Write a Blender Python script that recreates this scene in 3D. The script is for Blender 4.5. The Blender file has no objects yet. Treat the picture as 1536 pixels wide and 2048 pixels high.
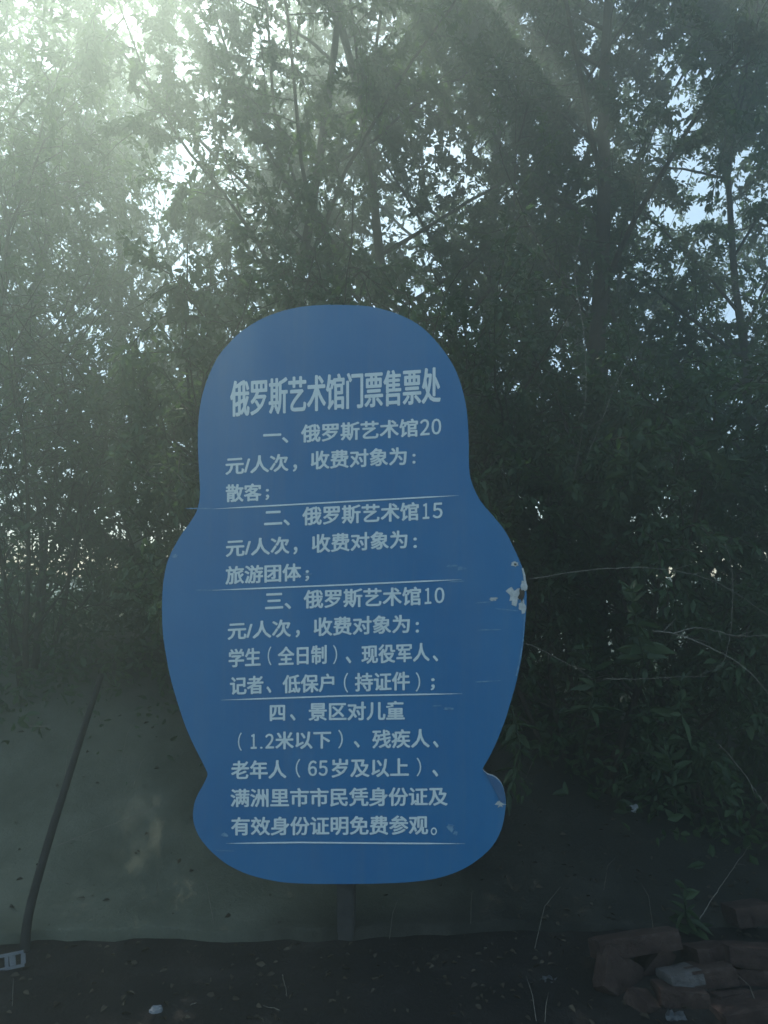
import bpy, bmesh, math, random
import numpy as np
from mathutils import Vector, Matrix

R = math.radians
SC = bpy.context.scene
COL = SC.collection

# ------------------------------------------------------------------ camera
CAM_H, PITCH, FPX = 1.15, R(5.0), 26.0 / 36.0 * 2048.0
cd = bpy.data.cameras.new('camera')
cam = bpy.data.objects.new('camera', cd)
COL.objects.link(cam)
cam.location = (0, 0, CAM_H)
cam.rotation_euler = (R(90) + PITCH, 0, 0)
cd.lens, cd.sensor_width, cd.sensor_fit = 26.0, 36.0, 'AUTO'
cd.clip_start, cd.clip_end = 0.02, 3000
SC.camera = cam

# ------------------------------------------------------------------ sky, sun, exposure
SUN_EL, SUN_AZ = R(56.0), R(-22.0)          # azimuth from +Y towards +X
sun_dir = Vector((math.sin(SUN_AZ) * math.cos(SUN_EL), math.cos(SUN_AZ) * math.cos(SUN_EL), math.sin(SUN_EL)))
w = bpy.data.worlds.new('World')
SC.world = w
w.use_nodes = True
nt = w.node_tree
bg = nt.nodes['Background']
sky = nt.nodes.new('ShaderNodeTexSky')
sky.sky_type = 'NISHITA'
sky.sun_disc = False
sky.sun_elevation = SUN_EL
sky.sun_rotation = SUN_AZ
sky.air_density, sky.dust_density, sky.ozone_density = 1.0, 0.7, 1.6
nt.links.new(sky.outputs[0], bg.inputs[0])
bg.inputs[1].default_value = 0.15
sl = bpy.data.lights.new('sun', 'SUN')
sl.energy, sl.angle, sl.color = 4.0, R(0.55), (1.0, 0.97, 0.91)
so = bpy.data.objects.new('sun', sl)
COL.objects.link(so)
so.rotation_euler = sun_dir.to_track_quat('Z', 'Y').to_euler()
SC.view_settings.view_transform = 'Standard'
SC.view_settings.look = 'None'
SC.view_settings.gamma = 1.0
SC.view_settings.use_curve_mapping = False
SC.view_settings.exposure = 1.25
SC.cycles.use_denoising = True
SC.cycles.max_bounces = 8
SC.cycles.diffuse_bounces = 3
SC.cycles.transmission_bounces = 4
SC.cycles.volume_bounces = 0
SC.cycles.transparent_max_bounces = 8
SC.cycles.sample_clamp_indirect = 4.0

# ------------------------------------------------------------------ helpers
def tag(o, label=None, cat=None, group=None, kind=None):
    if label: o['label'] = label
    if cat: o['category'] = cat
    if group: o['group'] = group
    if kind: o['kind'] = kind
    return o

def empty(name, loc, label, cat, group=None):
    o = bpy.data.objects.new(name, None)
    COL.objects.link(o)
    o.location = loc
    o.empty_display_size = 0.1
    return tag(o, label, cat, group)

def link_mesh(name, me, mat, parent=None):
    o = bpy.data.objects.new(name, me)
    COL.objects.link(o)
    if mat is not None and not me.materials:
        for m in (mat if isinstance(mat, (list, tuple)) else [mat]):
            me.materials.append(m)
    if parent is not None:
        o.parent = parent            # vertices are given relative to the parent's origin
    return o

def from_lists(name, verts, faces, mat, parent=None, smooth=True):
    me = bpy.data.meshes.new(name)
    me.from_pydata([tuple(v) for v in verts], [], faces)
    me.update()
    if smooth:
        me.polygons.foreach_set('use_smooth', [True] * len(me.polygons))
    return link_mesh(name, me, mat, parent)

def ray(px, py):
    c, s = math.cos(PITCH), math.sin(PITCH)
    f, u = Vector((0, c, s)), Vector((0, -s, c))
    return f * FPX + Vector((1, 0, 0)) * (px - 768.0) - u * (py - 1024.0)

def at(px, py, Y):
    d = ray(px, py)
    return Vector((0, 0, CAM_H)) + d * (Y / d.y)

class Tubes:
    """many tapering tubes gathered into one mesh"""
    def __init__(self):
        self.v, self.f = [], []
    def add(self, pts, radii, n=6, cap=True):
        pts = [Vector(p) for p in pts]
        base = len(self.v)
        m = len(pts)
        ref = Vector((0.31, 0.77, 0.55)).normalized()
        for i, p in enumerate(pts):
            t = (pts[min(i + 1, m - 1)] - pts[max(i - 1, 0)])
            if t.length < 1e-9: t = Vector((0, 0, 1))
            t.normalize()
            a = t.cross(ref)
            if a.length < 1e-3: a = t.cross(Vector((1, 0, 0)))
            a.normalize()
            b = t.cross(a)
            r = radii[i] if hasattr(radii, '__len__') else radii
            for k in range(n):
                g = 2 * math.pi * k / n
                self.v.append(p + (a * math.cos(g) + b * math.sin(g)) * r)
        for i in range(m - 1):
            for k in range(n):
                k2 = (k + 1) % n
                self.f.append((base + i * n + k, base + i * n + k2, base + (i + 1) * n + k2, base + (i + 1) * n + k))
        if cap:
            self.f.append(tuple(base + k for k in range(n))[::-1])
            self.f.append(tuple(base + (m - 1) * n + k for k in range(n)))
    def build(self, name, mat, parent=None):
        return from_lists(name, self.v, self.f, mat, parent)

def smooth_path(pts, k=6):
    pts = [Vector(p) for p in pts]
    out = []
    for i in range(len(pts) - 1):
        p0, p1, p2, p3 = pts[max(i - 1, 0)], pts[i], pts[i + 1], pts[min(i + 2, len(pts) - 1)]
        for j in range(k):
            t = j / k
            out.append(0.5 * ((2 * p1) + (p2 - p0) * t + (2 * p0 - 5 * p1 + 4 * p2 - p3) * t * t + (3 * p1 - p0 - 3 * p2 + p3) * t ** 3))
    out.append(pts[-1])
    return out

# ------------------------------------------------------------------ materials
def new_mat(name):
    m = bpy.data.materials.new(name)
    m.use_nodes = True
    n = m.node_tree
    for x in list(n.nodes): n.nodes.remove(x)
    out = n.nodes.new('ShaderNodeOutputMaterial')
    return m, n, out

def ramp(n, src, stops):
    r = n.nodes.new('ShaderNodeValToRGB')
    els = r.color_ramp.elements
    while len(els) < len(stops): els.new(0.5)
    for e, (p, c) in zip(els, stops):
        e.position = p
        e.color = (*c, 1) if len(c) == 3 else c
    n.links.new(src, r.inputs[0])
    return r

def noise(n, scale, detail=4, rough=0.6, vec=None, dist=0.0):
    t = n.nodes.new('ShaderNodeTexNoise')
    t.inputs['Scale'].default_value = scale
    t.inputs['Detail'].default_value = detail
    t.inputs['Roughness'].default_value = rough
    t.inputs['Distortion'].default_value = dist
    if vec is None:
        g = n.nodes.new('ShaderNodeNewGeometry')
        vec = g.outputs['Position']
    n.links.new(vec, t.inputs['Vector'])
    return t

def surf_mat(name, stops, scale=8, detail=6, rough=0.8, bump=0.3, bscale=None, spec=0.3, metallic=0.0, local=False, dist=0.0):
    m, n, out = new_mat(name)
    b = n.nodes.new('ShaderNodeBsdfPrincipled')
    vec = None
    if local:
        tc = n.nodes.new('ShaderNodeTexCoord')
        vec = tc.outputs['Object']
    t = noise(n, scale, detail, 0.65, vec, dist)
    r = ramp(n, t.outputs['Fac'], stops)
    n.links.new(r.outputs[0], b.inputs['Base Color'])
    b.inputs['Roughness'].default_value = rough
    b.inputs['Metallic'].default_value = metallic
    b.inputs['Specular IOR Level'].default_value = spec
    if bump > 0:
        t2 = noise(n, bscale or scale * 4, 6, 0.7, vec)
        bp = n.nodes.new('ShaderNodeBump')
        bp.inputs['Strength'].default_value = bump
        bp.inputs['Distance'].default_value = 0.01
        n.links.new(t2.outputs['Fac'], bp.inputs['Height'])
        n.links.new(bp.outputs[0], b.inputs['Normal'])
    n.links.new(b.outputs[0], out.inputs[0])
    return m

def leaf_mat(name, dark, light, trans, mixf=0.35, gloss=0.0):
    m, n, out = new_mat(name)
    a = n.nodes.new('ShaderNodeAttribute')
    a.attribute_name = 'leaf_tone'
    r = ramp(n, a.outputs['Fac'], [(0.0, dark), (1.0, light)])
    d = n.nodes.new('ShaderNodeBsdfDiffuse')
    n.links.new(r.outputs[0], d.inputs[0])
    t = n.nodes.new('ShaderNodeBsdfTranslucent')
    r2 = ramp(n, a.outputs['Fac'], [(0.0, tuple(x * 0.7 for x in trans)), (1.0, trans)])
    n.links.new(r2.outputs[0], t.inputs[0])
    mx = n.nodes.new('ShaderNodeMixShader')
    mx.inputs[0].default_value = mixf
    n.links.new(d.outputs[0], mx.inputs[1])
    n.links.new(t.outputs[0], mx.inputs[2])
    g = n.nodes.new('ShaderNodeBsdfGlossy')
    g.inputs['Roughness'].default_value = 0.45
    g.inputs['Color'].default_value = (0.8, 0.85, 0.8, 1)
    mx2 = n.nodes.new('ShaderNodeMixShader')
    mx2.inputs[0].default_value = gloss
    n.links.new(mx.outputs[0], mx2.inputs[1])
    n.links.new(g.outputs[0], mx2.inputs[2])
    n.links.new(mx2.outputs[0], out.inputs[0])
    return m

M = {}
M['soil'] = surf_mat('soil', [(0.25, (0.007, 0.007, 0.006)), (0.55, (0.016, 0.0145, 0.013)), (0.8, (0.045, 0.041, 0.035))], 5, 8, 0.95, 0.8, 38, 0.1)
M['reflected_pale'] = surf_mat('pale_reflection', [(0.25, (0.09, 0.09, 0.07)), (0.5, (0.155, 0.155, 0.125)), (0.75, (0.23, 0.225, 0.185))], 3.2, 12, 0.97, 0.6, 45, 0.05)
M['bark'] = surf_mat('bark', [(0.3, (0.022, 0.017, 0.013)), (0.6, (0.05, 0.04, 0.03)), (0.85, (0.085, 0.07, 0.055))], 22, 6, 0.95, 0.8, 60, 0.1)
M['twig'] = surf_mat('twig_bark', [(0.3, (0.03, 0.024, 0.017)), (0.8, (0.07, 0.055, 0.04))], 30, 3, 0.9, 0.0, None, 0.1)
M['vine'] = surf_mat('dry_stem', [(0.3, (0.12, 0.11, 0.09)), (0.8, (0.26, 0.235, 0.19))], 40, 3, 0.9, 0.0, None, 0.1)
M['leaf_a'] = leaf_mat('leaf_mid_green', (0.026, 0.054, 0.019), (0.060, 0.112, 0.034), (0.12, 0.23, 0.04), 0.4, 0.02)
M['leaf_b'] = leaf_mat('leaf_grey_green', (0.036, 0.062, 0.030), (0.078, 0.118, 0.058), (0.10, 0.18, 0.05), 0.35, 0.02)
M['leaf_c'] = leaf_mat('leaf_dark_green', (0.022, 0.046, 0.019), (0.054, 0.098, 0.039), (0.08, 0.16, 0.04), 0.35, 0.02)
M['weed'] = leaf_mat('weed_leaf', (0.026, 0.046, 0.022), (0.052, 0.084, 0.038), (0.06, 0.12, 0.04), 0.25, 0.02)
M['litter'] = leaf_mat('dead_leaf', (0.03, 0.026, 0.02), (0.085, 0.072, 0.052), (0.05, 0.04, 0.02), 0.1, 0.0)
M['brick'] = surf_mat('brick', [(0.25, (0.016, 0.012, 0.011)), (0.45, (0.040, 0.026, 0.022)), (0.6, (0.058, 0.039, 0.032)), (0.75, (0.10, 0.09, 0.082))], 24, 12, 0.95, 0.7, 90, 0.1, local=True)
M['mortar'] = surf_mat('mortared_brick', [(0.3, (0.06, 0.055, 0.052)), (0.55, (0.12, 0.115, 0.11)), (0.8, (0.18, 0.175, 0.17))], 18, 9, 0.95, 0.7, 90, 0.1, local=True)
M['paper'] = surf_mat('paper', [(0.3, (0.30, 0.33, 0.35)), (0.7, (0.46, 0.49, 0.50))], 20, 5, 0.8, 0.3, 60, 0.2)
M['concrete'] = surf_mat('concrete', [(0.3, (0.11, 0.12, 0.13)), (0.7, (0.21, 0.22, 0.23))], 14, 8, 0.95, 0.6, 80, 0.1)
M['reflection'] = surf_mat('dark_reflection', [(0.4, (0.008, 0.009, 0.009)), (0.6, (0.018, 0.018, 0.017)), (0.8, (0.06, 0.058, 0.05))], 14, 9, 0.75, 0.2, 90, 0.2)
M['post'] = surf_mat('steel_post', [(0.3, (0.02, 0.022, 0.023)), (0.7, (0.05, 0.05, 0.046))], 18, 7, 0.7, 0.2, 70, 0.3)
M['letter'] = surf_mat('letter_vinyl', [(0.3, (0.70, 0.78, 0.76)), (0.7, (0.78, 0.84, 0.82))], 35, 6, 0.6, 0.0, None, 0.3)
M['chip'] = surf_mat('bare_board', [(0.3, (0.40, 0.42, 0.40)), (0.7, (0.62, 0.63, 0.60))], 60, 6, 0.9, 0.3, 150, 0.1)
M['hole'] = surf_mat('rotten_core', [(0.3, (0.035, 0.028, 0.022)), (0.7, (0.11, 0.09, 0.07))], 80, 5, 0.95, 0.4, 200, 0.1)
M['scratch'] = surf_mat('scratched_vinyl', [(0.35, (0.06, 0.19, 0.36)), (0.7, (0.24, 0.38, 0.48))], 60, 5, 0.8, 0.0, None, 0.2)
M['flap'] = surf_mat('peeled_vinyl', [(0.3, (0.045, 0.12, 0.23)), (0.7, (0.075, 0.15, 0.26))], 40, 5, 0.7, 0.1, 100, 0.2)

def blue_vinyl():
    m, n, out = new_mat('blue_vinyl')
    b = n.nodes.new('ShaderNodeBsdfPrincipled')
    t1 = noise(n, 3.0, 6, 0.6)
    r1 = ramp(n, t1.outputs['Fac'], [(0.3, (0.022, 0.152, 0.335)), (0.7, (0.030, 0.178, 0.365))])
    t2 = noise(n, 45.0, 8, 0.75)
    r2 = ramp(n, t2.outputs['Fac'], [(0.60, (0, 0, 0)), (0.80, (1, 1, 1))])
    mp = n.nodes.new('ShaderNodeMath'); mp.operation = 'MULTIPLY'; mp.inputs[1].default_value = 0.22
    n.links.new(r2.outputs[0], mp.inputs[0])
    mx = n.nodes.new('ShaderNodeMix'); mx.data_type = 'RGBA'
    n.links.new(mp.outputs[0], mx.inputs['Factor'])
    n.links.new(r1.outputs[0], mx.inputs['A'])
    mx.inputs['B'].default_value = (0.16, 0.28, 0.42, 1)
    n.links.new(mx.outputs['Result'], b.inputs['Base Color'])
    tc = n.nodes.new('ShaderNodeTexCoord')
    mpn = n.nodes.new('ShaderNodeMapping'); mpn.inputs['Scale'].default_value = (26, 26, 1.6)
    n.links.new(tc.outputs['Object'], mpn.inputs['Vector'])
    t4 = noise(n, 1.0, 7, 0.7, mpn.outputs['Vector'], 0.4)
    r4 = ramp(n, t4.outputs['Fac'], [(0.48, (0, 0, 0)), (0.78, (0.34, 0.34, 0.34))])
    mx2 = n.nodes.new('ShaderNodeMix'); mx2.data_type = 'RGBA'
    n.links.new(r4.outputs[0], mx2.inputs['Factor'])
    n.links.new(mx.outputs['Result'], mx2.inputs['A'])
    mx2.inputs['B'].default_value = (0.13, 0.21, 0.30, 1)
    n.links.new(mx2.outputs['Result'], b.inputs['Base Color'])
    b.inputs['Roughness'].default_value = 0.5
    b.inputs['Specular IOR Level'].default_value = 0.3
    t3 = noise(n, 4.0, 4, 0.6)
    bp = n.nodes.new('ShaderNodeBump'); bp.inputs['Strength'].default_value = 0.35; bp.inputs['Distance'].default_value = 0.01
    n.links.new(t3.outputs['Fac'], bp.inputs['Height'])
    n.links.new(bp.outputs[0], b.inputs['Normal'])
    n.links.new(b.outputs[0], out.inputs[0])
    return m
M['blue'] = blue_vinyl()
M['edge'] = surf_mat('board_edge', [(0.3, (0.30, 0.33, 0.34)), (0.7, (0.5, 0.52, 0.52))], 30, 5, 0.9, 0.1, 100, 0.1)

# ------------------------------------------------------------------ ground
def fbm(x, y, seed=0):
    rs = np.random.RandomState(seed)
    z = np.zeros_like(x)
    for o in range(5):
        f = 1.7 * 2 ** o
        for _ in range(3):
            a, p = rs.rand() * 6.28, rs.rand() * 6.28
            z += np.sin((x * np.cos(a) + y * np.sin(a)) * f + p) / 2 ** o / 3
    return z

def sstep(a, b, t):
    t = np.clip((t - a) / (b - a), 0, 1)
    return t * t * (3 - 2 * t)

def ground_height(x, y):
    z = 0.012 * fbm(x, y, 3)
    z = z + 0.03 * np.exp(-(((x - 0.98) / 0.42) ** 2 + ((y - 2.2) / 0.35) ** 2))      # low rubble mound
    z = z + 0.004 * fbm(x * 5, y * 5, 9)
    return z * np.exp(-np.maximum(np.hypot(x, y) - 30, 0) / 30)

def grid_coord(fine0, fine1, step, far):
    c = list(np.arange(fine0, fine1, step))
    s, v = step, fine1
    while v < far:
        c.append(v); s *= 1.35; v += s
    c.append(far)
    s, v = step, fine0 - step
    lo = []
    while v > -far:
        lo.append(v); s *= 1.35; v -= s
    lo.append(-far)
    return np.array(lo[::-1] + c)

gx, gy = grid_coord(-1.6, 2.0, 0.03, 1500), grid_coord(1.4, 4.0, 0.03, 1500)
X, Y = np.meshgrid(gx, gy)
Z = ground_height(X, Y)
nx, ny = len(gx), len(gy)
gv = np.stack([X.ravel(), Y.ravel(), Z.ravel()], 1)
gf = [(j * nx + i, j * nx + i + 1, (j + 1) * nx + i + 1, (j + 1) * nx + i) for j in range(ny - 1) for i in range(nx - 1)]
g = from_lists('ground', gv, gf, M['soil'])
tag(g, kind='structure')

# added bank standing in for a window reflection, with a cut lower edge
def reflection_bank_front(x):
    return 2.42 + 0.035 * (x + 1.2) + 0.014 * np.sin(x * 5.1) + 0.008 * np.sin(x * 17 + 1) + 0.005 * np.sin(x * 41 + 2) + 0.003 * np.sin(x * 77)
def reflection_bank_h(x, t):          # t metres behind the cut edge
    left = 1 - sstep(0.35, 1.6, x)
    return (0.035 + (0.52 * left + 0.10) * sstep(0.0, 1.5, t) + 0.10 * left * sstep(0.8, 3.0, t)) + 0.02 * fbm(x * 1.5, t * 1.5, 5) * sstep(0, 0.3, t) + 0.004 * fbm(x * 7, t * 7, 6)
bx = np.arange(-9, 9.01, 0.05)
bt = np.concatenate([[0, 0.012, 0.03, 0.06], np.arange(0.1, 3.0, 0.05), np.arange(3.0, 9.1, 0.3)])
bv, bf = [], []
for j, t in enumerate(bt):
    h = reflection_bank_h(bx, t)
    if j == 0: h = np.full_like(bx, -0.05)
    if j == 1: h = h * 0.85
    if t > 7: h = h * (9.2 - t) / 2.2
    for i in range(len(bx)):
        bv.append((bx[i], reflection_bank_front(bx[i]) + t, h[i]))
nb = len(bx)
for j in range(len(bt) - 1):
    for i in range(nb - 1):
        bf.append((j * nb + i, j * nb + i + 1, (j + 1) * nb + i + 1, (j + 1) * nb + i))
def reflection_bank_mat():
    m, n, out = new_mat('bank_reflection')
    b = n.nodes.new('ShaderNodeBsdfPrincipled')
    g = n.nodes.new('ShaderNodeNewGeometry')
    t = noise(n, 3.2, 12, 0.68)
    reflected_pale = ramp(n, t.outputs['Fac'], [(0.28, (0.062, 0.069, 0.049)), (0.5, (0.100, 0.109, 0.080)), (0.72, (0.140, 0.148, 0.112))])  # pale tone painted for the reflected area, kept to the left
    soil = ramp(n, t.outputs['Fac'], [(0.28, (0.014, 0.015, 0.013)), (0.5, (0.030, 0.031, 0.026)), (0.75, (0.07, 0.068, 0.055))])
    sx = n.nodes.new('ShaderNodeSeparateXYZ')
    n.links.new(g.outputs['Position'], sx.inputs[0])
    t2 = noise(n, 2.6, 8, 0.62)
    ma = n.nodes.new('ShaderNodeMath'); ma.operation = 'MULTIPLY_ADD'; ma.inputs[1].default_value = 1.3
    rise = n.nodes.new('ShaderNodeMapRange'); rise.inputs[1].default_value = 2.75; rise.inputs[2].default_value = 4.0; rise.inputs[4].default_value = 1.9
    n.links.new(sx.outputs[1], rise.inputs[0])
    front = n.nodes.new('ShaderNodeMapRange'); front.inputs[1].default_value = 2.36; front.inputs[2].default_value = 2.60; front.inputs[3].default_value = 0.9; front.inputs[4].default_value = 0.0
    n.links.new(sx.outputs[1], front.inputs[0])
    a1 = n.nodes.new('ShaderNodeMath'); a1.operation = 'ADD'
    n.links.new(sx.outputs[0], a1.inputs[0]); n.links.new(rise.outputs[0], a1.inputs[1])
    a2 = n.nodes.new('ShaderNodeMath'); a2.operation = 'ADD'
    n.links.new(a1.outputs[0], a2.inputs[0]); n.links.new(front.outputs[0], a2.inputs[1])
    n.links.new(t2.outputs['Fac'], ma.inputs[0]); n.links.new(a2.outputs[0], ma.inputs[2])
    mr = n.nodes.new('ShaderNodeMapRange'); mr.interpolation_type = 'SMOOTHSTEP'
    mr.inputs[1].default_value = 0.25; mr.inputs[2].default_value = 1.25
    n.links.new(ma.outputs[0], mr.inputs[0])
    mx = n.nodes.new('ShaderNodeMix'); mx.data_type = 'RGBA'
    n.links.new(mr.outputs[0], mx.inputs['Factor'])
    n.links.new(reflected_pale.outputs[0], mx.inputs['A']); n.links.new(soil.outputs[0], mx.inputs['B'])
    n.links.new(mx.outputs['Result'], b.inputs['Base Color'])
    b.inputs['Roughness'].default_value = 0.97
    b.inputs['Specular IOR Level'].default_value = 0.05
    t3 = noise(n, 60, 8, 0.75)
    bp = n.nodes.new('ShaderNodeBump'); bp.inputs['Strength'].default_value = 0.7; bp.inputs['Distance'].default_value = 0.012
    n.links.new(t3.outputs['Fac'], bp.inputs['Height']); n.links.new(bp.outputs[0], b.inputs['Normal'])
    n.links.new(b.outputs[0], out.inputs[0])
    return m
b = from_lists('reflection_bank', bv, bf, reflection_bank_mat())
tag(b, kind='structure')

def floor_z(x, y):
    t = y - float(reflection_bank_front(np.array(x)))
    z = float(ground_height(np.array(float(x)), np.array(float(y))))
    if 0 < t < 9:
        z = max(z, float(reflection_bank_h(np.array(float(x)), t)))
    return z

def floor_zs(x, y):
    t = y - reflection_bank_front(x)
    z = ground_height(x, y)
    return np.where((t > 0) & (t < 9), np.maximum(z, reflection_bank_h(x, np.maximum(t, 0))), z)

# ------------------------------------------------------------------ foliage
def leaves_mesh(name, pos, direc, length, width, mat, parent, rs, fold=0.25, droop=0.15, up_bias=0.5):
    """pos (n,3) leaf bases, direc (n,3) leaf directions: folded pointed-oval blades, 6 vertices each"""
    n = len(pos)
    d = direc / np.linalg.norm(direc, axis=1, keepdims=True)
    nr = rs.normal(size=(n, 3)); nr[:, 2] += up_bias
    side = np.cross(d, nr); side /= np.linalg.norm(side, axis=1, keepdims=True) + 1e-9
    nm = np.cross(side, d)
    L = length[:, None]; W = width[:, None]
    f = (fold * (0.5 + rs.rand(n)))[:, None]
    dr = np.zeros((n, 3)); dr[:, 2] = -droop * length
    v = np.empty((n, 6, 3))
    v[:, 0] = pos
    v[:, 1] = pos + d * L * 0.33 + side * W * 0.5 + nm * W * f + dr * 0.2
    v[:, 2] = pos + d * L * 0.68 + side * W * 0.36 + nm * W * f * 0.7 + dr * 0.5
    v[:, 3] = pos + d * L + dr
    v[:, 4] = pos + d * L * 0.68 - side * W * 0.36 + nm * W * f * 0.7 + dr * 0.5
    v[:, 5] = pos + d * L * 0.33 - side * W * 0.5 + nm * W * f + dr * 0.2
    me = bpy.data.meshes.new(name)
    me.vertices.add(n * 6)
    me.vertices.foreach_set('co', v.reshape(-1).astype(np.float32))
    idx = np.array([0, 1, 2, 3, 0, 3, 4, 5])[None, :] + (np.arange(n) * 6)[:, None]
    me.loops.add(n * 8)
    me.loops.foreach_set('vertex_index', idx.reshape(-1).astype(np.int32))
    me.polygons.add(n * 2)
    me.polygons.foreach_set('loop_start', (np.arange(n * 2) * 4).astype(np.int32))
    me.update(calc_edges=True)
    a = me.attributes.new('leaf_tone', 'FLOAT', 'POINT')
    a.data.foreach_set('value', np.repeat(rs.rand(n), 6).astype(np.float32))
    me.validate()
    return link_mesh(name, me, mat, parent)

def rand_dir(rs, up=0.0):
    v = rs.normal(size=3); v[2] = v[2] + up
    return v / np.linalg.norm(v)

def grow(start, d, length, nseg, rs, wob=0.12, curve=(0, 0, 0)):
    p = np.array(start, float); d = np.array(d, float); pts = [p.copy()]
    for _ in range(nseg):
        d = d + rs.normal(size=3) * wob + np.array(curve)
        d /= np.linalg.norm(d)
        p = p + d * (length / nseg)
        pts.append(p.copy())
    return np.array(pts)

def on_path(pts, t):
    s = t * (len(pts) - 1); i = min(int(s), len(pts) - 2)
    return pts[i] + (pts[i + 1] - pts[i]) * (s - i), (pts[i + 1] - pts[i]) / (np.linalg.norm(pts[i + 1] - pts[i]) + 1e-9)

def tree(name, label, cat, group, x, y, h, r0, seed, mat, nleaf, leaf=(0.043, 0.020), stems=1, first=0.2,
         nlimb=18, limb_len=0.38, ntwig=16, twig_len=0.62, lean=(0, 0), spread=0.75, droop=0.0, clump=1):
    rs = np.random.RandomState(seed)
    z = floor_z(x, y) - 0.04
    root = empty(name, (x, y, z), label, cat, group)
    trunk, twigs = Tubes(), Tubes()
    segs = []
    for s in range(stems):
        a = rs.rand() * 6.28
        off = np.array([math.cos(a), math.sin(a), 0]) * (0.0 if stems == 1 else 0.12 + 0.15 * rs.rand())
        d0 = np.array([lean[0], lean[1], 1.0]) + (off * 1.6 if stems > 1 else 0)
        hh = h * (1 if s == 0 else 0.7 + 0.3 * rs.rand())
        T = grow(off * 0.4, d0 / np.linalg.norm(d0), hh * 0.93, 12, rs, 0.05, (0, 0, 0.02))
        rr = r0 * (1 if s == 0 else 0.75)
        trunk.add(T, [rr * (1 - 0.85 * (i / 12) ** 0.9) * (1.35 if i == 0 else 1) for i in range(13)], 8)
        for k in range(nlimb):
            t = first + (0.97 - first) * (k + rs.rand()) / nlimb
            p, td = on_path(T, t)
            az = rs.rand() * 6.28
            out = np.array([math.cos(az), math.sin(az), 0])
            d = out * spread + np.array([0, 0, 0.35 + 0.6 * rs.rand()])
            ll = h * limb_len * (1.1 - 0.65 * t) * (0.7 + 0.6 * rs.rand())
            Lp = grow(p, d / np.linalg.norm(d), ll, 7, rs, 0.13, (0, 0, 0.04 - droop))
            lr = rr * (1 - 0.85 * t) * 0.32 + 0.004
            trunk.add(Lp, [lr * (1 - 0.8 * i / 7) for i in range(8)], 6)
            for q in range(ntwig):
                tt = 0.15 + 0.85 * (q + rs.rand()) / ntwig
                p2, ld = on_path(Lp, min(tt, 1))
                d2 = ld * 0.5 + rand_dir(rs, 0.15) * 0.9
                tl = twig_len * (0.5 + 0.9 * rs.rand()) * (1.1 - 0.45 * tt)
                tp = grow(p2, d2 / np.linalg.norm(d2), tl, 4, rs, 0.2, (0, 0, -0.03 - droop))
                twigs.add(tp, [0.0045, 0.004, 0.003, 0.0022, 0.001], 3, False)
                segs.append(tp)
                for _ in range(2):
                    p3, dd = on_path(tp, 0.3 + 0.6 * rs.rand())
                    d3 = dd * 0.6 + rand_dir(rs, 0.1) * 0.8
                    sp = grow(p3, d3 / np.linalg.norm(d3), tl * 0.55, 4, rs, 0.2, (0, 0, -0.04 - droop))
                    twigs.add(sp, [0.0028, 0.0024, 0.0019, 0.0014, 0.0008], 3, False)
                    segs.append(sp)
    S = np.array(segs)
    nleaf = int(nleaf * ((2.6 if h > 4 else 1.9) if x > -1.3 else (2.05 if h > 4 else 0.6)))
    wts = rs.rand(len(S)) ** clump
    wts /= wts.sum()
    k = rs.choice(len(S), nleaf, p=wts)
    tt = (0.05 + 0.95 * rs.rand(nleaf)) * 3.999
    i = tt.astype(int); f = (tt - i)[:, None]
    A, B = S[k, i], S[k, i + 1]
    pos = A + (B - A) * f + rs.normal(size=(nleaf, 3)) * 0.012
    td = (B - A); td /= np.linalg.norm(td, axis=1, keepdims=True) + 1e-9
    dr = td * 0.5 + rs.normal(size=(nleaf, 3)) * 0.55 + np.array([0, 0, -0.25])
    ln = leaf[0] * (0.55 + 0.75 * rs.rand(nleaf)); wd = ln * leaf[1] / leaf[0] * (0.8 + 0.4 * rs.rand(nleaf))
    trunk.build('trunk', M['bark'], root)
    cr = leaves_mesh('crown', pos, dr, ln, wd, mat, root, rs)
    twigs.build('twigs', M['twig'], cr)
    return root

G1, G2, G3 = 'leafy trees behind the blue sign', 'dense shrubs behind the blue sign', 'trees at the back of the thicket'
TREES = [
 # name, label, x, y, h, r0, seed, mat, nleaf, kwargs
 ('tree', 'forked leafy tree with its trunk rising above the left side of the blue sign', -0.85, 4.6, 7.0, 0.05, 11, 'leaf_a', 24000, dict(first=0.22, lean=(0.05, 0.0), nlimb=18)),
 ('tree', 'tall tree with a thick dark trunk to the right of the blue sign', 1.25, 4.4, 7.6, 0.075, 12, 'leaf_c', 21000, dict(first=0.22, lean=(0.05, 0.0), nlimb=18)),
 ('tree', 'sparse small leaved tree at the left edge with wide sky gaps', -2.45, 4.6, 4.4, 0.055, 13, 'leaf_a', 11000, dict(first=0.2, lean=(-0.05, 0))),
 ('tree', 'slim upright tree at the right edge with sky between its leaves', 2.35, 4.9, 6.8, 0.045, 14, 'leaf_a', 14000, dict(first=0.2, lean=(0.03, 0))),
 ('tree', 'slender tree with a dense crown straight above the blue sign', 0.15, 5.2, 8.4, 0.05, 15, 'leaf_c', 23000, dict(first=0.2, nlimb=18)),
]
TREES += [
 ('tree', 'leafy tree cut off by the left edge, its trunk out of sight', -3.2, 5.6, 4.9, 0.06, 16, 'leaf_a', 12000, dict(first=0.12, nlimb=18)),
 ('tree', 'leafy tree cut off by the right edge with sky low in its crown', 2.9, 5.4, 7.0, 0.06, 17, 'leaf_a', 19000, dict(first=0.12, nlimb=18)),
 ('tree', 'thin stemmed tree in the middle whose crown reaches the top edge', 0.75, 5.9, 8.6, 0.045, 18, 'leaf_c', 17000, dict(first=0.2, nlimb=18)),
]
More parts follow.
